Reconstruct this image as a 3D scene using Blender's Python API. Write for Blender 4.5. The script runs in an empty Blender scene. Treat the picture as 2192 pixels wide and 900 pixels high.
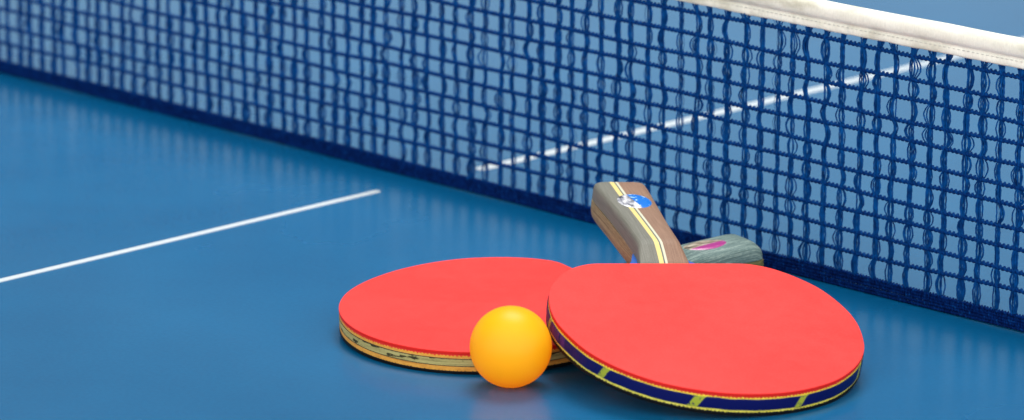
import bpy, math
import numpy as np
from mathutils import Vector, Matrix
rng = np.random.default_rng(7)
S = 0.001                                   # everything is modelled in millimetres

# ------------------------------------------------------------------ camera, world, lamps, exposure
scene = bpy.context.scene
C = scene.collection
cam_d = bpy.data.cameras.new('camera'); cam = bpy.data.objects.new('camera', cam_d); C.objects.link(cam)
yaw, pitch = math.radians(-45.397), math.radians(14.617)
cam.location = (1659.75*S, -1564.70*S, 576.858*S)
fw = Vector((math.sin(yaw)*math.cos(pitch), math.cos(yaw)*math.cos(pitch), -math.sin(pitch)))
cam.rotation_euler = fw.to_track_quat('-Z', 'Y').to_euler()
cam_d.sensor_width = 36.0; cam_d.sensor_fit = 'HORIZONTAL'; cam_d.lens = 8601.8/2192*36
cam_d.clip_start = 0.05; cam_d.clip_end = 100
cam_d.dof.use_dof = True; cam_d.dof.focus_distance = 2.03; cam_d.dof.aperture_fstop = 10.0
scene.camera = cam
scene.render.resolution_x = 1024; scene.render.resolution_y = 420
scene.view_settings.view_transform = 'Standard'; scene.view_settings.look = 'None'
scene.view_settings.exposure = 0.0; scene.view_settings.gamma = 1.0

world = bpy.data.worlds.new('World'); scene.world = world; world.use_nodes = True
wn = world.node_tree.nodes; wl = world.node_tree.links
bg = wn['Background']
tc = wn.new('ShaderNodeTexCoord'); sep = wn.new('ShaderNodeSeparateXYZ'); rmp = wn.new('ShaderNodeValToRGB')
wl.new(tc.outputs['Generated'], sep.inputs[0]); wl.new(sep.outputs['Z'], rmp.inputs[0])
e = rmp.color_ramp.elements                                # the hall beyond the net: pale wall low down, darker above
e[0].position = 0.0; e[0].color = (.84, .94, .95, 1)
e[1].position = 0.20; e[1].color = (.84, .94, .95, 1)
q = e.new(.29); q.color = (.10, .105, .11, 1)
q = e.new(.7); q.color = (.08, .085, .09, 1)
dt = wn.new('ShaderNodeVectorMath'); dt.operation = 'DOT_PRODUCT'; dt.inputs[1].default_value = (.72, -.69, .1)
wl.new(tc.outputs['Generated'], dt.inputs[0])
mr = wn.new('ShaderNodeMapRange'); mr.inputs['From Min'].default_value = -.1; mr.inputs['From Max'].default_value = .7
wl.new(dt.outputs['Value'], mr.inputs['Value'])
mx = wn.new('ShaderNodeMix'); mx.data_type = 'RGBA'
wl.new(mr.outputs[0], mx.inputs[0]); wl.new(rmp.outputs[0], mx.inputs[6]); mx.inputs[7].default_value = (2.80, 2.78, 2.70, 1)   # unseen fill brightness added on the camera side for upright surfaces
wl.new(mx.outputs[2], bg.inputs[0])
bg.inputs[1].default_value = 1.0

def area(name, loc, target, sx, sy, power, col=(1, 1, 1)):
    d = bpy.data.lights.new(name, 'AREA'); d.shape = 'RECTANGLE'; d.size = sx; d.size_y = sy; d.energy = power; d.color = col
    o = bpy.data.objects.new(name, d); C.objects.link(o); o.location = loc
    o.rotation_euler = (Vector(target)-Vector(loc)).to_track_quat('-Z', 'Y').to_euler(); return o
area('ceiling_softbox', (-0.05, 0.30, 1.6), (0.05, -0.05, 0), 0.9, 0.7, 36, (1.0, .985, .96))

# ------------------------------------------------------------------ helpers
def link(name, me, parent=None, mats=(), label=None, cat=None, kind=None, smooth=True):
    o = bpy.data.objects.new(name, me); C.objects.link(o)
    for m in mats: me.materials.append(m)
    if smooth: me.polygons.foreach_set('use_smooth', [True]*len(me.polygons))
    if parent: o.parent = parent
    if label: o['label'] = label
    if cat: o['category'] = cat
    if kind: o['kind'] = kind
    return o
def empty(name, label, cat, mw=None):
    o = bpy.data.objects.new(name, None); C.objects.link(o); o.empty_display_size = .05
    o['label'] = label; o['category'] = cat
    if mw is not None: o.matrix_world = mw
    return o
def mesh(verts, faces, uvs=None):
    me = bpy.data.meshes.new('m'); me.from_pydata([tuple(float(c)*S for c in v) for v in verts], [], faces)
    if uvs is not None:
        uvl = me.uv_layers.new(name='UVMap')
        vi = np.empty(len(me.loops), int); me.loops.foreach_get('vertex_index', vi)
        uvl.data.foreach_set('uv', np.asarray(uvs, float)[vi].ravel())
    me.update(); return me
def quads_mesh(V, F):
    """V (n,3) mm, F (m,4)"""
    me = bpy.data.meshes.new('m'); V = np.asarray(V, np.float32)*S; F = np.asarray(F, np.int32)
    me.vertices.add(len(V)); me.vertices.foreach_set('co', V.ravel())
    me.loops.add(F.size); me.loops.foreach_set('vertex_index', F.ravel())
    me.polygons.add(len(F)); me.polygons.foreach_set('loop_start', np.arange(0, F.size, 4, dtype=np.int32))
    me.polygons.foreach_set('loop_total', np.full(len(F), 4, np.int32)); me.update(calc_edges=True); me.validate(); return me
class Tubes:
    def __init__(s): s.V = []; s.F = []; s.n = 0
    def add(s, P, R, a, b, k):
        """P (n,3) path, R (n,) radii, a,b fixed frame vectors, k sides; ends closed by tapering"""
        n = len(P); R = np.broadcast_to(R, (n,)).copy(); R[0] = R[-1] = .01
        t = np.arange(k)*2*np.pi/k
        ring = np.outer(np.cos(t), a)+np.outer(np.sin(t), b)
        V = P[:, None, :]+R[:, None, None]*ring[None]
        i = np.arange(n-1)[:, None]*k; j = np.arange(k)[None]; j2 = (j+1) % k
        F = np.stack([i+j, i+j2, i+k+j2, i+k+j], -1).reshape(-1, 4)+s.n
        s.V.append(V.reshape(-1, 3)); s.F.append(F); s.n += n*k
    def mesh(s): return quads_mesh(np.concatenate(s.V), np.concatenate(s.F))

# ------------------------------------------------------------------ materials
KR = .84      # all reflectances were tuned together with the lamps
dim = lambda c: tuple(x*KR for x in c[:3])
def mat(name, col, rough=.5, spec=.5, **kw):
    m = bpy.data.materials.new(name); m.use_nodes = True; b = m.node_tree.nodes['Principled BSDF']
    b.inputs['Base Color'].default_value = (*dim(col), 1); b.inputs['Roughness'].default_value = rough
    b.inputs['Specular IOR Level'].default_value = spec
    for k, v in kw.items(): b.inputs[k.replace('_', ' ')].default_value = v
    return m
def N(m, t, **kw):
    n = m.node_tree.nodes.new(t)
    for k, v in kw.items():
        if k.startswith('i_'): n.inputs[k[2:].replace('_', ' ')].default_value = v
        else: setattr(n, k, v)
    return n
def L(m, a, b): m.node_tree.links.new(a, b)
def bsdf(m): return m.node_tree.nodes['Principled BSDF']
def ramp(m, fac, stops, interp='LINEAR'):
    r = N(m, 'ShaderNodeValToRGB'); r.color_ramp.interpolation = interp; el = r.color_ramp.elements
    while len(el) < len(stops): el.new(.5)
    for q, (p, c) in zip(el, stops): q.position = p; q.color = (*(c if max(c) >= .99 else dim(c)), 1)
    L(m, fac, r.inputs[0]); return r.outputs[0]
def math_(m, op, a, b=None, c=None):
    n = N(m, 'ShaderNodeMath', operation=op)
    for i, x in enumerate((a, b, c)):
        if x is None: continue
        if isinstance(x, (int, float)): n.inputs[i].default_value = x
        else: L(m, x, n.inputs[i])
    return n.outputs[0]
def noise(m, scale, coord='Object', vec=None, detail=3, stretch=None):
    n = N(m, 'ShaderNodeTexNoise'); n.inputs['Scale'].default_value = scale; n.inputs['Detail'].default_value = detail
    src = vec
    if src is None: src = N(m, 'ShaderNodeTexCoord').outputs[coord]
    if stretch:
        mp = N(m, 'ShaderNodeMapping'); mp.inputs['Scale'].default_value = stretch; L(m, src, mp.inputs[0]); src = mp.outputs[0]
    L(m, src, n.inputs['Vector']); return n.outputs['Fac']
def bump(m, h, strength=.3, dist=.0005):
    b = N(m, 'ShaderNodeBump'); b.inputs['Strength'].default_value = strength; b.inputs['Distance'].default_value = dist
    L(m, h, b.inputs['Height']); L(m, b.outputs[0], bsdf(m).inputs['Normal'])
def mixc(m, fac, a, b, mode='MIX'):
    n = N(m, 'ShaderNodeMix', data_type='RGBA', blend_type=mode)
    for s, x in ((0, fac), (6, a), (7, b)):
        if isinstance(x, tuple): n.inputs[s].default_value = (*dim(x), 1)
        elif isinstance(x, (int, float)): n.inputs[s].default_value = x
        else: L(m, x, n.inputs[s])
    return n.outputs[2]

m_table = mat('blue table paint', (.002, .13, .30), .22, .42)
f = math_(m_table, 'ADD', math_(m_table, 'MULTIPLY', noise(m_table, 9, detail=4), .6), math_(m_table, 'MULTIPLY', noise(m_table, 420, detail=4), .4))
L(m_table, ramp(m_table, f, [(.34, (.0004, .090, .226)), (.66, (.0010, .114, .276))]), bsdf(m_table).inputs['Base Color'])
f = noise(m_table, 5, detail=6); L(m_table, math_(m_table, 'MULTIPLY_ADD', f, .04, .25), bsdf(m_table).inputs['Roughness'])
bsdf(m_table).inputs['Specular Tint'].default_value = (.76, .96, 1.0, 1)
bump(m_table, noise(m_table, 900, detail=3), .12, .0002)
m_core = mat('table edge board', (.10, .08, .06), .8)
m_line = mat('white line paint', (.52, .58, .62), .5)
bump(m_line, noise(m_line, 700), .1, .0002)

m_strand = mat('blue net thread', (.001, .060, .270), .8, .05)
L(m_strand, ramp(m_strand, noise(m_strand, 260, detail=2), [(.3, (.0003, .020, .10)), (.7, (.0008, .066, .26))]), bsdf(m_strand).inputs['Base Color'])
m_cord = mat('dark blue net cord', (.003, .025, .16), .85, .05)
L(m_cord, ramp(m_cord, noise(m_cord, 700, detail=2), [(.3, (.0002, .013, .085)), (.7, (.0005, .040, .18))]), bsdf(m_cord).inputs['Base Color'])
m_hem = mat('dark blue knitted hem', (.002, .012, .11), .9, .04)
hv = noise(m_hem, 900, stretch=(1, 1, .35), detail=3)
L(m_hem, ramp(m_hem, hv, [(.35, (.0001, .005, .045)), (.62, (.0004, .020, .13)), (.78, (.005, .09, .30))]), bsdf(m_hem).inputs['Base Color'])
bump(m_hem, hv, .8, .0008)
m_band = mat('white canvas tape', (.74, .73, .69), .85, .2)
wv = N(m_band, 'ShaderNodeTexWave', bands_direction='X'); wv.inputs['Scale'].default_value = 420; wv.inputs['Distortion'].default_value = 1.5
tcb = N(m_band, 'ShaderNodeTexCoord'); L(m_band, tcb.outputs['Object'], wv.inputs['Vector'])
st = noise(m_band, 30, detail=6, stretch=(1, 1, 2.2))
c1 = ramp(m_band, st, [(.36, (.50, .48, .38)), (.50, (.76, .75, .65)), (.66, (.86, .85, .76))])
fine = noise(m_band, 1400, detail=2, stretch=(1, 1, .3))
c2 = mixc(m_band, .5, c1, ramp(m_band, fine, [(.3, (.92, .92, .92)), (.7, (1, 1, 1))]), 'MULTIPLY')
L(m_band, c2, bsdf(m_band).inputs['Base Color'])
bump(m_band, math_(m_band, 'ADD', fine, math_(m_band, 'MULTIPLY', wv.outputs['Fac'], .35)), .35, .0004)

def rubber_mat(name, col, dark):
    m = mat(name, col, .62, .17)
    big = math_(m, 'MULTIPLY', noise(m, 14, detail=3), .45); mid = math_(m, 'MULTIPLY', noise(m, 120, detail=4), .25); sm = math_(m, 'MULTIPLY', noise(m, 650, detail=3), .30)
    L(m, ramp(m, math_(m, 'ADD', big, math_(m, 'ADD', mid, sm)), [(.36, dark), (.62, col)]), bsdf(m).inputs['Base Color'])
    L(m, math_(m, 'MULTIPLY_ADD', noise(m, 30, detail=4), .25, .45), bsdf(m).inputs['Roughness'])
    bump(m, noise(m, 1100, detail=3), .35, .0002)
    return m
m_red = rubber_mat('red rubber', (.80, .048, .043), (.70, .031, .027))
m_rededge = mat('red rubber edge', (.62, .008, .004), .6, .2)
m_black = rubber_mat('black rubber', (.005, .005, .006), (.002, .002, .003))

def jagged(name, base, base2, tooth, amp_lo, amp_hi, freq, inv=False):
    """side wall whose rim is bitten by the rubber's pimples: UV = (arc mm, depth 0..1)"""
    m = mat(name, base, .7)
    uv = N(m, 'ShaderNodeUVMap'); sp = N(m, 'ShaderNodeSeparateXYZ'); L(m, uv.outputs[0], sp.inputs[0])
    cx = N(m, 'ShaderNodeCombineXYZ'); L(m, sp.outputs['X'], cx.inputs[0])
    n = noise(m, freq, vec=cx.outputs[0], detail=2)
    saw = math_(m, 'PINGPONG', sp.outputs['X'], .95)
    thr = math_(m, 'ADD', math_(m, 'MULTIPLY_ADD', n, amp_hi-amp_lo, amp_lo), math_(m, 'MULTIPLY', saw, .42))
    y = sp.outputs['Y']
    if inv: y = math_(m, 'SUBTRACT', 1.0, y)
    k = math_(m, 'LESS_THAN', y, thr)
    body = ramp(m, noise(m, 350, detail=4), [(.35, base), (.7, base2)])
    L(m, mixc(m, k, body, tooth), bsdf(m).inputs['Base Color'])
    bump(m, noise(m, 900, detail=3), .5, .0004)
    return m
m_sp_yel = jagged('yellow sponge', (.84, .60, .02), (.95, .74, .05), (.62, .012, .004), -.15, .80, .55)
m_sp_yel2 = jagged('yellow sponge above black rubber', (.78, .66, .06), (.92, .82, .14), (.004, .004, .004), -.55, .60, .5, True)
m_sp_ora = jagged('orange sponge', (.68, .28, .02), (.82, .40, .035), (.70, .014, .004), -.20, .80, .45)
m_sp_ora2 = jagged('orange sponge above black rubber', (.62, .27, .03), (.80, .40, .06), (.01, .01, .01), -.7, .25, .5, True)

def wood(name, a, b, c, along=.02, across=.9, sc=1.0, rough=.55, spec=.35):
    m = mat(name, a, rough, spec); uv = N(m, 'ShaderNodeUVMap')
    n = noise(m, 1.0*sc, vec=uv.outputs[0], detail=6, stretch=(along, across, 1))
    n2 = noise(m, 3.0*sc, vec=uv.outputs[0], detail=4, stretch=(along*4, across, 1))
    f = math_(m, 'MULTIPLY_ADD', n2, .4, math_(m, 'MULTIPLY', n, .6))
    L(m, ramp(m, f, [(.38, a), (.5, b), (.60, c)]), bsdf(m).inputs['Base Color'])
    bump(m, n2, .25, .0004)
    return m
m_core_l = wood('pale ply core', (.24, .21, .075), (.40, .345, .125), (.50, .43, .17), .05, 1.4, 1.0, .75)
# knots and cracks in the core
kk = noise(m_core_l, .06, vec=N(m_core_l, 'ShaderNodeUVMap').outputs[0], detail=8, stretch=(1, 4, 1))
old = bsdf(m_core_l).inputs['Base Color'].links[0].from_socket
crk = ramp(m_core_l, kk, [(.425, (.10, .10, .05)), (.445, (1, 1, 1))])
L(m_core_l, mixc(m_core_l, 1.0, old, crk, 'MULTIPLY'), bsdf(m_core_l).inputs['Base Color'])
m_ply = wood('orange outer ply', (.52, .22, .03), (.68, .32, .05), (.80, .42, .08), .04, 1.2)
m_glue = mat('dark glue line', (.035, .02, .012), .7)
m_wing = mat('blue painted blade heel', (.003, .085, .38), .4)
bump(m_wing, noise(m_wing, 300), .1, .0002)
m_tan = wood('tan handle wood', (.12, .085, .035), (.22, .175, .08), (.31, .26, .13))
m_olive = wood('olive handle wood', (.07, .06, .018), (.14, .12, .04), (.20, .17, .065))
m_teal = wood('grey green handle wood', (.06, .105, .10), (.115, .18, .175), (.24, .32, .29), .03, .7, 1.3)

m_striped = mat('grey and brown veneered handle wood', (.3, .28, .24), .55, .35)
uv = N(m_striped, 'ShaderNodeUVMap'); sp = N(m_striped, 'ShaderNodeSeparateXYZ'); L(m_striped, uv.outputs[0], sp.inputs[0])
gn = noise(m_striped, 1.2, vec=uv.outputs[0], detail=6, stretch=(.05, 1.2, 1))
gn2 = noise(m_striped, 5, vec=uv.outputs[0], detail=4, stretch=(.25, .8, 1))
gnm = math_(m_striped, 'MULTIPLY_ADD', gn2, .5, math_(m_striped, 'MULTIPLY', gn, .5))
grey = ramp(m_striped, gnm, [(.35, (.09, .09, .072)), (.65, (.18, .18, .155))])
brown = ramp(m_striped, gnm, [(.35, (.15, .082, .052)), (.65, (.28, .165, .11))])
col = mixc(m_striped, math_(m_striped, 'GREATER_THAN', sp.outputs['Y'], 1.4), brown, (.50, .50, .38))
col = mixc(m_striped, math_(m_striped, 'GREATER_THAN', sp.outputs['Y'], 2.7), col, (.10, .115, .10))
col = mixc(m_striped, math_(m_striped, 'GREATER_THAN', sp.outputs['Y'], 3.5), col, (.62, .49, .18))
col = mixc(m_striped, math_(m_striped, 'GREATER_THAN', sp.outputs['Y'], 5.9), col, grey)
L(m_striped, col, bsdf(m_striped).inputs['Base Color']); bump(m_striped, gn2, .25, .0004)

# edge tape: navy with purple patch and slanted green-yellow blocks; UV = (arc mm, depth 0..1)
m_tape = mat('navy edge tape', (.004, .008, .17), .45, .15)
uv = N(m_tape, 'ShaderNodeUVMap'); sp = N(m_tape, 'ShaderNodeSeparateXYZ'); L(m_tape, uv.outputs[0], sp.inputs[0])
TAPE_MARKS = []   # filled with arc positions below

# ------------------------------------------------------------------ table
table = empty('table_tennis_table', 'blue table tennis table top with a thin white centre line, everything else rests on it', 'table')
def box(x0, x1, y0, y1, z0, z1):
    v = [(x, y, z) for z in (z0, z1) for y in (y0, y1) for x in (x0, x1)]
    return v, [(0, 2, 3, 1), (4, 5, 7, 6), (0, 1, 5, 4), (2, 6, 7, 3), (0, 4, 6, 2), (1, 3, 7, 5)]
for y0, y1 in ((-1370, -1), (1, 1370)):
    link('table_half', mesh(*box(-762, 762, y0, y1, -25, 0)), table, [m_table], smooth=False)
def centre_line(y0, y1, w):
    # a paint film with rounded end next to the net
    V = []; n = 10; end = y1 if y0 < 0 else y0; sgn = 1 if y0 < 0 else -1; far = y0 if y0 < 0 else y1
    pts = [(-w/2*sgn, far), (w/2*sgn, far)]
    pts += [(w/2*math.cos(a)*sgn, end-sgn*w*.35+sgn*w*.35*math.sin(a)) for a in np.linspace(0, math.pi, n)]
    top = [(x, y, .35) for x, y in pts]; bot = [(x, y, -.1) for x, y in pts]; k = len(pts)
    F = [tuple(range(k))]+[(i, k+i, k+(i+1) % k, (i+1) % k) for i in range(k)]
    return mesh(top+bot, F)
link('centre_line', centre_line(-1370, -36, 5.0), table, [m_line], smooth=False)
far_line = link('centre_line', centre_line(40, 1370, 8.0), table, [m_line], smooth=False); far_line.location.x = 4*S

# ------------------------------------------------------------------ net
net = empty('table_tennis_net', 'dark blue knotted net with a white canvas top band across the table', 'net')
X0, X1, PX = -762, 762, 11.7
cords_z = [20.7 + i*11.0 for i in range(10)] + [132.2]
X = np.arange(X0, X1, .55)
tb = Tubes(); ey = np.array([0, 1., 0]); ez = np.array([0, 0, 1.]); ex = np.array([1., 0, 0])
def cordwave(z, x): return .55*np.sin(x/61.+z*.31)+.35*np.sin(x/23.+z*1.3)
for k, z in enumerate(cords_z):
    ph = rng.uniform(0, 6.28)+.9*np.sin(X/37.+k)
    b = 2*np.pi*X/2.75+ph
    zz = z+cordwave(z, X)+.34*np.sin(b)
    yy = .30*np.cos(b)
    R = 1.14+.24*np.sin(2*b*.5+1.0)+.06*rng.standard_normal(len(X))*0
    tb.add(np.stack([X, yy, zz], 1), R, ey, ez, 7)
cordmesh = tb.mesh()
tb = Tubes()
zs = [7.5]+cords_z+[138.5]
for i in range(int((X1-X0)/PX)):
    xc = X0+PX*(i+.5)+rng.normal(0, .45)
    lf = min(1, max(0, (60-xc)/200)); ns = int(rng.integers(6, 8)+round(3*lf))
    drift = rng.normal(0, .5, len(zs)); drift = np.cumsum(drift)*.45
    slots = np.linspace(-1, 1, ns)
    # per cell opening and sideways bulge
    K = len(zs)-1
    opening = rng.gamma(5.0, .42, K); opening = np.clip(opening, 1.1, 3.1)
    shift = rng.normal(0, .95, K)
    opening[-1] = max(opening[-1], 1.6)
    for s in range(ns):
        P = []
        thin = rng.random() < .10
        r = rng.uniform(.12, .18) if thin else rng.uniform(.40, .52)
        for k in range(K):
            z0, z1 = zs[k], zs[k+1]
            t = np.linspace(0, 1, 9)[:-1] if k < K-1 else np.linspace(0, 1, 9)
            a0 = slots[s]*.7
            mid = slots[s]*opening[k]*(rng.uniform(.7, 1.15))+shift[k]
            if k == K-1: prof = np.sin(t*np.pi/2)**1.2
            else: prof = np.sin(np.pi*t)**rng.uniform(.8, 1.3)
            x = xc+drift[k]*(1-t)+drift[k+1]*t + a0*(1-prof)+mid*prof + .13*np.sin(t*19+s*2+k)
            zc0 = z0+(cordwave(z0, xc) if 0 < k else 0); zc1 = z1+(cordwave(z1, xc) if k < K-1 else 0)
            z = zc0+(zc1-zc0)*t
            y = rng.normal(0, .35)*prof+slots[(s*2) % ns]*.55
            P.append(np.stack([x, np.broadcast_to(y, x.shape), z], 1))
        P = np.concatenate(P)
        tb.add(P, r, ex, ey, 5)
strandmesh = tb.mesh()
link('vertical_threads', strandmesh, net, [m_strand])
link('horizontal_cords', cordmesh, net, [m_cord])
# knitted hem on the table
tb = Tubes()
for r_ in range(5):
    b = 2*np.pi*X/1.9+rng.uniform(0, 6)
    z = 1.2+r_*1.72+.35*np.sin(b)+.25*np.sin(X/31.+r_)
    tb.add(np.stack([X, .5*np.cos(b)-.0*X, z], 1), 1.0+.22*np.sin(b+1), ey, ez, 7)
link('bottom_hem', tb.mesh(), net, [m_hem])
# white band: folded canvas, a round roll on top, a stitched crease, a flat skirt
prof = [(-1.7, 137.2), (-2.1, 138.0), (-2.2, 139.6), (-1.8, 141.2), (-1.15, 142.2), (-1.7, 142.8), (-3.0, 143.7), (-3.8, 145.2), (-4.1, 147.3), (-3.9, 149.3), (-3.0, 151.2), (-1.6, 152.3), (0, 152.7)]
prof = prof+[(-y, z) for y, z in prof[-2::-1]]
prof = np.array(prof); XB = np.arange(X0-2, X1+2, 1.3); k = len(prof)
V = np.zeros((len(XB), k, 3)); V[:, :, 0] = XB[:, None]
nz1 = np.interp(XB, np.arange(X0-20, X1+40, 9), rng.normal(0, 1, len(np.arange(X0-20, X1+40, 9))))
nz2 = np.interp(XB, np.arange(X0-20, X1+40, 3.4), rng.normal(0, 1, len(np.arange(X0-20, X1+40, 3.4))))
nz3 = np.interp(XB, np.arange(X0-40, X1+80, 35), rng.normal(0, 1, len(np.arange(X0-40, X1+80, 35))))
for j, (y, z) in enumerate(prof):
    low = z < 142.5
    V[:, j, 1] = y*(1+(.10*nz2+.05*nz1 if low else .03*nz1+.04*nz3))
    V[:, j, 2] = z+(.12*nz1 if low else .10*nz3)+(.25*nz2*.5 if z < 138 else 0)+.25*np.sin(XB/90.)
V = V.reshape(-1, 3); i = np.arange(len(XB)-1)[:, None]*k; j = np.arange(k)[None]; j2 = (j+1) % k
band = link('top_band', quads_mesh(V, np.stack([i+j, i+k+j, i+k+j2, i+j2], -1).reshape(-1, 4)), net, [m_band])
# stitches along the crease
tb = Tubes()
for side in (-1, 1):
    for x in np.arange(X0+3, X1-3, 3.1):
        t = np.linspace(0, 1, 5)
        tb.add(np.stack([x+2.2*t, side*(2.0+.22*np.sin(np.pi*t)), 140.9+.25*np.sin(x/90.)+0*t], 1), .2, ey, ez, 5)
m_thread = mat('sewing thread', (.50, .49, .45), .8)
link('stitching', tb.mesh(), band, [m_thread])

# ------------------------------------------------------------------ paddles
def frame(c, ph, ta, ro):
    u = np.array([math.cos(ph)*math.cos(ta), math.sin(ph)*math.cos(ta), math.sin(ta)])
    v0 = np.array([-math.sin(ph), math.cos(ph), 0]); n0 = np.cross(u, v0)
    v = math.cos(ro)*v0+math.sin(ro)*n0; n = np.cross(u, v)
    return Matrix(((u[0], v[0], n[0], c[0]*S), (u[1], v[1], n[1], c[1]*S), (u[2], v[2], n[2], c[2]*S), (0, 0, 0, 1)))

def head_outline(table_, cut, n=360):
    """closed polar outline of the rubber, symmetric; table_ = [(deg from tip side 180.. , r)] by |angle|; cut straight at u = cut"""
    a = np.array([t[0] for t in table_], float); r = np.array([t[1] for t in table_], float)
    th = np.linspace(-math.pi, math.pi, n, endpoint=False); d = np.abs(np.degrees(th))
    rr = np.interp(d, a, r)
    for _ in range(10): rr = (np.roll(rr, 1)+rr*2+np.roll(rr, -1))/4
    u = rr*np.cos(th); v = rr*np.sin(th)
    # soft clip at the heel
    k = 1.6; u = np.where(u > cut-6, cut-k*np.log1p(np.exp(-(u-cut)/k)), u)
    P = np.stack([u, v], 1)
    # resample evenly
    Q = np.vstack([P, P[:1]]); s = np.r_[0, np.cumsum(np.linalg.norm(np.diff(Q, axis=0), axis=1))]
    m = 420; t = np.linspace(0, s[-1], m, endpoint=False)
    return np.stack([np.interp(t, s, Q[:, 0]), np.interp(t, s, Q[:, 1])], 1), t
def inset(P, d):
    T = np.roll(P, -1, 0)-np.roll(P, 1, 0); T /= np.linalg.norm(T, axis=1)[:, None]
    return P+np.stack([-T[:, 1], T[:, 0]], 1)*d      # counter-clockwise outline: inward is left
def slab(P, arc, levels, caps=True, closed=True):
    """levels: list of (inset, n). side wall UV=(arc mm, depth 0..1)"""
    V = []; U = []; n = len(P); zs_ = [l[1] for l in levels]; zt, zb = max(zs_), min(zs_)
    for d, z in levels:
        q = inset(P, d)
        for a, b_, t in zip(q[:, 0], q[:, 1], arc): V.append((a, b_, z)); U.append((t, (zt-z)/(zt-zb+1e-9)))
    F = []
    for l in range(len(levels)-1):
        o = l*n
        for i in range(n):
            j = (i+1) % n
            F.append((o+i, o+n+i, o+n+j, o+j))
    F.append(tuple(range(n))); b0 = (len(levels)-1)*n; F.append(tuple(range(b0+n-1, b0-1, -1)))
    return V, F, U
def smooth_sides(o):
    me = o.data; n = len(me.polygons); me.polygons.foreach_set('use_smooth', [True]*(n-2)+[False]*2)
    # keep flat caps crisp
    bpy_mod = o.modifiers.new('edge', 'EDGE_SPLIT'); bpy_mod.split_angle = math.radians(50)

def scale_mesh(stations, base, sign, p=3.6, k=28):
    """handle scale: stations = (u, half width, height above base, centre v); returns verts, faces, uvs (u mm, V mm)"""
    V = []; U = []; F = []
    for (u, w, h, vc) in stations:
        for i in range(k+1):
            a = math.pi*i/k; cs, sn = math.cos(a), math.sin(a)
            x = w*math.copysign(abs(cs)**(2/p), cs); y = h*abs(sn)**(2/p)
            V.append((u, vc+x, base+sign*y))
            U.append((u, x+2.8*max(0, min(1, (140-u)/66))+(math.copysign((h-y)*.9, x) if abs(x) > w*.8 else 0)))
    m = k+1
    for s in range(len(stations)-1):
        for i in range(k):
            f = (s*m+i, s*m+i+1, (s+1)*m+i+1, (s+1)*m+i)
            F.append(f if sign > 0 else f[::-1])
        F.append((s*m+k, s*m, (s+1)*m, (s+1)*m+k) if sign > 0 else ((s+1)*m+k, (s+1)*m, s*m, s*m+k))
    F.append(tuple(range(m-1, -1, -1)) if sign > 0 else tuple(range(m)))
    e0 = (len(stations)-1)*m; F.append(tuple(range(e0, e0+m)) if sign > 0 else tuple(range(e0+m-1, e0-1, -1)))
    return V, F, U
def lerp_st(keys, n=40):
    K = np.array(keys); u = np.unique(np.r_[np.linspace(K[0, 0], K[-1, 0], n), K[:, 0]])
    return [(x, np.interp(x, K[:, 0], K[:, 1]), np.interp(x, K[:, 0], K[:, 2]), np.interp(x, K[:, 0], K[:, 3])) for x in u]

def emblem_mesh(keys, base, uc, vc_off, ra, rb, rot, p=3.6):
    K = np.array(keys); V = []; F = []; U = []; nr, na = 8, 40
    def top(u, v):
        w = np.interp(u, K[:, 0], K[:, 1]); h = np.interp(u, K[:, 0], K[:, 2]); vc = np.interp(u, K[:, 0], K[:, 3])
        x = min(abs(v-vc)/w, .995); return base+h*(1-x**p)**(1/p)
    for r in range(nr+1):
        q = r/nr
        for a in range(na):
            t = 2*math.pi*a/na; x, y = q*ra*math.cos(t), q*rb*math.sin(t)
            u = uc+x*math.cos(rot)-y*math.sin(rot); v = vc_off+x*math.sin(rot)+y*math.cos(rot)
            V.append((u, v, top(u, v)+(.55*math.sqrt(max(0, 1-q**4)) if r < nr else -.2))); U.append((x/ra, y/rb))
    for r in range(nr):
        for a in range(na):
            b_ = (a+1) % na; F.append((r*na+a, (r+1)*na+a, (r+1)*na+b_, r*na+b_))
    return V, F, U

NTOP, NBOT = -3.2, -8.9        # blade faces
R_TAB = [(0, 90), (20, 82), (33, 79), (40, 80.3), (46, 80.4), (54, 79.9), (62, 79.6), (70, 78.4), (78, 77.6), (90, 77.2), (100, 77.0), (107, 77.3), (115, 78.4), (123, 79.2), (130, 79.9), (138, 80.6), (146, 81.5), (157, 81.8), (170, 82.0), (180, 82.0)]
L_TAB = [(0, 90), (20, 82), (27, 77.5), (36, 77), (44, 77.1), (55, 76.4), (66, 76), (78, 75), (90, 74.2), (105, 73.8), (116, 74.1), (132, 75.0), (148, 75.3), (165, 75.2), (180, 75.2)]

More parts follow.
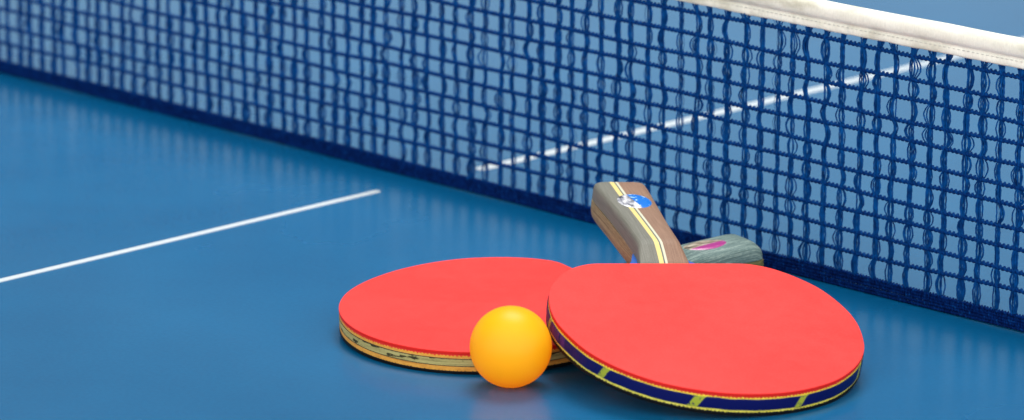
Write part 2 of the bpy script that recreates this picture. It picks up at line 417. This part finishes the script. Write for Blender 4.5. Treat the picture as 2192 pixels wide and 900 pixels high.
def make_paddle(name_label, T, tab, cut, style, vend, uend, vc, wn_=12.6, rd=1.0):
    root = empty('table_tennis_paddle', name_label, 'paddle', T)
    P, arc = head_outline(tab, cut)
    right = style == 'tape'
    # top rubber
    v_, f_, u_ = slab(P, arc, [(.3, 0), (.06, -.1), (0, -.28), (0, -1.45), (.2, -1.6)])
    o = link('red_rubber', mesh(v_, f_, u_), root, [m_red, m_rededge]); smooth_sides(o)
    n = len(P)
    idx = [0]*len(o.data.polygons)
    for i in range(n*2, n*4): idx[i] = 1
    o.data.polygons.foreach_set('material_index', idx)
    v_, f_, u_ = slab(P, arc, [(.15, -1.6), (.12, -2.4), (.1, NTOP)])
    sp_ = link('sponge', mesh(v_, f_, u_), o, [m_sp_yel if right else m_sp_ora]); smooth_sides(sp_)
    # bottom rubber with short pimples round its rim
    v_, f_, u_ = slab(P, arc, [(.2, -10.3), (0, -10.4), (0, -11.8), (.2, -12)])
    o = link('black_rubber', mesh(v_, f_, u_), root, [m_black]); smooth_sides(o)
    v_, f_, u_ = slab(P, arc, [(.1, NBOT), (.12, -9.6), (.2, -10.3)])
    sp_ = link('sponge', mesh(v_, f_, u_), o, [m_sp_yel2 if right else m_sp_ora2]); smooth_sides(sp_)
    # blade: head, shoulders running in to the neck, tongue inside the handle
    Q = P.copy()
    neck = [(cut+.01, 27), (cut+5, 19), (cut+10, 15.5), (cut+17, 12.8), (cut+26, 9), (cut+60, 9), (uend-6, 9)]
    keep = Q[:, 0] < cut-1.0
    i0 = np.where(keep & (Q[:, 1] > 0))[0]; i1 = np.where(keep & (Q[:, 1] < 0))[0]
    head = [q for q in Q if q[0] < cut-1.0]
    # order: P runs from angle -180 (v~0-, tip) through -90, 0 (heel), +90 to 180
    lowr = [tuple(q) for q in Q if q[0] < cut-1.0 and q[1] < 0]; upr = [tuple(q) for q in Q if q[0] < cut-1.0 and q[1] >= 0]
    vcf = lambda a: min(1, (a-cut)/12)*float(np.interp(a, [cut, cut+60, uend-9], [vc, vc if right else vend, vend]))
    tail = [(a, -b+vcf(a)) for a, b in neck]+[(a, b+vcf(a)) for a, b in neck[::-1]]
    B = np.array(lowr+tail+upr); arcB = np.r_[0, np.cumsum(np.linalg.norm(np.diff(B, axis=0), axis=1))]
    if right: lv = [(.3, NTOP), (.1, NTOP-.1), (.1, NBOT+.1), (.3, NBOT)]; mats = [m_core_l, m_wing]
    else: lv = [(.2, NTOP), (.1, -3.8), (.35, -3.88), (.35, -4.12), (.0, -4.2), (.0, -5.9), (.05, -7.55), (.35, -7.62), (.35, -7.86), (.1, -7.95), (.2, NBOT)]; mats = [m_core_l, m_wing]
    v_, f_, u_ = slab(B, arcB, lv)
    # the ply needs V in mm for the grain
    u_ = [(a, b*6) for a, b in u_]
    blade = link('blade', mesh(v_, f_, u_), root, mats+[m_glue, m_ply]); smooth_sides(blade)
    nb = len(B); mi = []
    for f in blade.data.polygons:
        c = f.center/S; m_i = 0
        if c.x > cut-.5 and len(f.vertices) == 4: m_i = 1
        elif len(f.vertices) > 4: m_i = 1
        elif not right and (c.z > -3.82 or c.z < -7.93): m_i = 3
        elif not right and (c.z > -4.19 or c.z < -7.56): m_i = 2
        mi.append(m_i)
    blade.data.polygons.foreach_set('material_index', mi)
    if right:
        # edge tape round the rim of the head
        sel = P[:, 0] < cut-3; a0 = np.where(~sel)[0]
        order = np.r_[a0[-1]+1:len(P), 0:a0[0]]
        A = inset(P, -.12)[order]; s = np.r_[0, np.cumsum(np.linalg.norm(np.diff(A, axis=0), axis=1))]
        Tn = np.gradient(A, axis=0); Tn /= np.linalg.norm(Tn, axis=1)[:, None]; out = np.stack([Tn[:, 1], -Tn[:, 0]], 1)
        V = []; U = []; F = []; zl = [-3.1, -3.6, -5.2, -7.0, -8.6, -9.0]
        wob = np.interp(s, np.arange(0, s[-1]+9, 6), rng.normal(0, .10, len(np.arange(0, s[-1]+9, 6))))
        for i in range(len(A)):
            for li, z in enumerate(zl):
                b_ = A[i]+out[i]*(.10*math.sin((z+3)/6.3*-math.pi)+abs(wob[i])*.6)
                V.append((b_[0], b_[1], z+(wob[i]*1.4 if li in (0, 5) else 0))); U.append((s[i], li/5))
        m = len(zl)
        for i in range(len(A)-1):
            for li in range(m-1): F.append((i*m+li, i*m+li+1, (i+1)*m+li+1, (i+1)*m+li))
        tp = link('edge_tape', mesh(V, F, U), blade, [m_tape])
        sol = tp.modifiers.new('thick', 'SOLIDIFY'); sol.thickness = .15*S; sol.offset = -1
        global TAPE_A, TAPE_S; TAPE_A, TAPE_S = A, s
    # handle scales
    hk = 9.7
    keys = [(cut+.6, wn_, 2.2, vc), (cut+2, wn_, 3.2, vc), (cut+13, 11.8, 8.9, vc), (cut+16, 11.7, 9.4, vc), (cut+35, 11.7, hk, vc), (cut+60, 12.8, hk, vc if right else vend), (uend-9, 14.2, hk+.1, vend), (uend-5, 14.2, hk-.2*rd, vend), (uend-2.2, 13.9+.3*(1-rd), hk-1.2*rd, vend), (uend-.7, 13.2+.7*(1-rd), hk-.3-2.1*rd, vend), (uend, 12.4+1.0*(1-rd), hk-.9-2.7*rd, vend)]
    v_, f_, u_ = scale_mesh(lerp_st(keys, 50), NTOP, 1, 6.5 if right else 3.4)
    up = link('handle_scale', mesh(v_, f_, u_), root, [m_striped if right else m_teal]); up.modifiers.new('e', 'EDGE_SPLIT').split_angle = math.radians(40)
    lk = [(cut+16.2, 2, .5, vc), (cut+16.8, 7, 5, vc), (cut+18, 10, 9.5, vc), (cut+21, 11.2, 13.2, vc), (cut+35, 11.5, 14.9, vc), (cut+60, 13.1, 14.9, vc if right else vend), (uend-6, 14.5, 14.9, vend), (uend-2.5, 14.5, 14.8, vend), (uend-.8, 13.9, 14, vend), (uend, 13.1, 13, vend)]
    v_, f_, u_ = scale_mesh(lerp_st(lk, 50), NTOP-.35, -1, 3.0)
    lo = link('handle_scale', mesh(v_, f_, u_), root, [m_tan if right else m_olive]); lo.modifiers.new('e', 'EDGE_SPLIT').split_angle = math.radians(40)
    lo['label'] = 'tan underside of the handle' if right else 'olive underside of the handle'
    return root, up, keys

# right (upper) paddle
TR = frame((376.71, -164.98, 26.70), 2.612846, .168932, .072835)
pr, upr_, kr = make_paddle('red paddle with navy edge tape and grey and brown striped handle crossing over the other', TR, R_TAB, 66.5, 'tape', 2.0, 156.8, 1.6, 13.3, 0.1)
TL = frame((252.10, -194.33, 15.51), 1.350099, .037503, .030650)
pl, upl_, kl = make_paddle('red paddle with bare plywood edge lying behind the ball, its grey green handle underneath', TL, L_TAB, 67.0, 'wood', 1.0, 163.7, -6.5, 10.8, 1.3)

# tape marks: nearest arc position to the photographed places (local u, v of the rim)
def arc_at(u, v):
    d = np.hypot(TAPE_A[:, 0]-u, TAPE_A[:, 1]-v); return float(TAPE_S[int(d.argmin())])
marks = [(arc_at(*q), w) for q, w in (((-45.6, 63.3), 2.0), ((-74.4, 26.2), 2.4), ((-76.8, -23.9), 1.9), ((-46.5, -63.8), 2.0), ((10, 77), 2.2), ((30, -74), 2.6))]
fac = None
for s0, w in marks:
    x = math_(m_tape, 'MULTIPLY_ADD', sp.outputs['Y'], 5.0, sp.outputs['X'])      # slanted with depth
    a = math_(m_tape, 'ABSOLUTE', math_(m_tape, 'SUBTRACT', x, s0+2.5))
    k_ = math_(m_tape, 'LESS_THAN', a, w)
    fac = k_ if fac is None else math_(m_tape, 'MAXIMUM', fac, k_)
wear = math_(m_tape, 'GREATER_THAN', noise(m_tape, .9, vec=uv.outputs[0], detail=5, stretch=(1, 4, 1)), .40)
fac = math_(m_tape, 'MULTIPLY', fac, wear)
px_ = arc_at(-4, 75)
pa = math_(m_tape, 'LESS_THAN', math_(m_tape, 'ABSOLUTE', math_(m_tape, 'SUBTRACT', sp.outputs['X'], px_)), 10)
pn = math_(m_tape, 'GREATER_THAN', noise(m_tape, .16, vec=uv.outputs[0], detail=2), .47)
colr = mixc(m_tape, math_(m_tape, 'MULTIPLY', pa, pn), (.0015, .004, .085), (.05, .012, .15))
colr = mixc(m_tape, fac, colr, (.33, .38, .035))
# yellow rims where the tape stops short
yn = noise(m_tape, .5, vec=uv.outputs[0], detail=3, stretch=(1, .01, 1))
edge = math_(m_tape, 'GREATER_THAN', sp.outputs['Y'], math_(m_tape, 'MULTIPLY_ADD', yn, -.35, 1.10))
colr = mixc(m_tape, edge, colr, (.62, .52, .10))
L(m_tape, colr, bsdf(m_tape).inputs['Base Color'])
bump(m_tape, noise(m_tape, .35, vec=uv.outputs[0], detail=3), .3, .0006)

# emblems
def emblem_mat(name, half, other, white, lim=.05, tilt=0):
    m = mat(name, half, .28, .5); u = N(m, 'ShaderNodeUVMap'); s_ = N(m, 'ShaderNodeSeparateXYZ'); L(m, u.outputs[0], s_.inputs[0])
    n = noise(m, 1.7, vec=u.outputs[0], detail=2, stretch=(1, 1.6, 1))
    sil = ramp(m, n, other)
    n2 = noise(m, 3.5, vec=u.outputs[0], detail=3)
    blue = mixc(m, math_(m, 'GREATER_THAN', n2, .60), half, white)
    side = math_(m, 'LESS_THAN', math_(m, 'ADD', s_.outputs['Y'], math_(m, 'MULTIPLY', s_.outputs['X'], tilt)), lim)
    L(m, mixc(m, side, sil, blue), bsdf(m).inputs['Base Color']); return m
m_e1 = emblem_mat('blue and silver badge', (.002, .14, .55), [(.36, (.03, .035, .06)), (.46, (.28, .29, .34)), (.60, (.66, .66, .68))], (.35, .58, .88))
v_, f_, u_ = emblem_mesh(kr, NTOP, 155.3-25.5, 1.2, 9.2, 9.6, .25, 6.5)
em = link('badge', mesh(v_, f_, u_), upr_, [m_e1]); em['label'] = 'oval blue and silver badge'
m_e2 = emblem_mat('pink and bronze badge', (.34, .035, .21), [(.36, (.05, .045, .04)), (.48, (.28, .22, .15)), (.62, (.50, .45, .37))], (.38, .08, .26), -.22, -.35)
v_, f_, u_ = emblem_mesh(kl, NTOP, 163.7-29, 0.5, 13.0, 7.2, -.08, 3.4)
em = link('badge', mesh(v_, f_, u_), upl_, [m_e2]); em['label'] = 'oval magenta and bronze badge'

# ------------------------------------------------------------------ ball
V = []; F = []; nr, ns_ = 48, 96
for i in range(1, nr):
    a = math.pi*i/nr
    for j in range(ns_):
        b_ = 2*math.pi*j/ns_; V.append((20*math.sin(a)*math.cos(b_), 20*math.sin(a)*math.sin(b_), 20*math.cos(a)))
V += [(0, 0, 20), (0, 0, -20)]; t0, t1 = len(V)-2, len(V)-1
for i in range(nr-2):
    for j in range(ns_):
        k = (j+1) % ns_; F.append((i*ns_+j, (i+1)*ns_+j, (i+1)*ns_+k, i*ns_+k))
for j in range(ns_):
    k = (j+1) % ns_; F.append((t0, j, k)); F.append((t1, (nr-2)*ns_+k, (nr-2)*ns_+j))
m_ball = mat('orange celluloid', (1.0, .88, .02), .42, .5)
bsdf(m_ball).inputs['Base Color'].default_value = (1.0, .82, .015, 1)
out_ = m_ball.node_tree.nodes['Material Output']; tl = N(m_ball, 'ShaderNodeBsdfTranslucent'); tl.inputs[0].default_value = (1.0, .40, .004, 1)
ms = N(m_ball, 'ShaderNodeMixShader'); ms.inputs[0].default_value = .66
L(m_ball, bsdf(m_ball).outputs[0], ms.inputs[1]); L(m_ball, tl.outputs[0], ms.inputs[2]); L(m_ball, ms.outputs[0], out_.inputs['Surface'])
bump(m_ball, noise(m_ball, 1500, detail=2), .05, .0001)
ball = link('table_tennis_ball', mesh(V, F), None, [m_ball], 'glossy orange yellow ball on the blue table, touching no net, in front of both red paddles', 'ball')
ball['label'] = 'round orange yellow ball on the blue table in front of the two red paddles'
ball.location = (326.67*S, -250.76*S, 20.05*S)
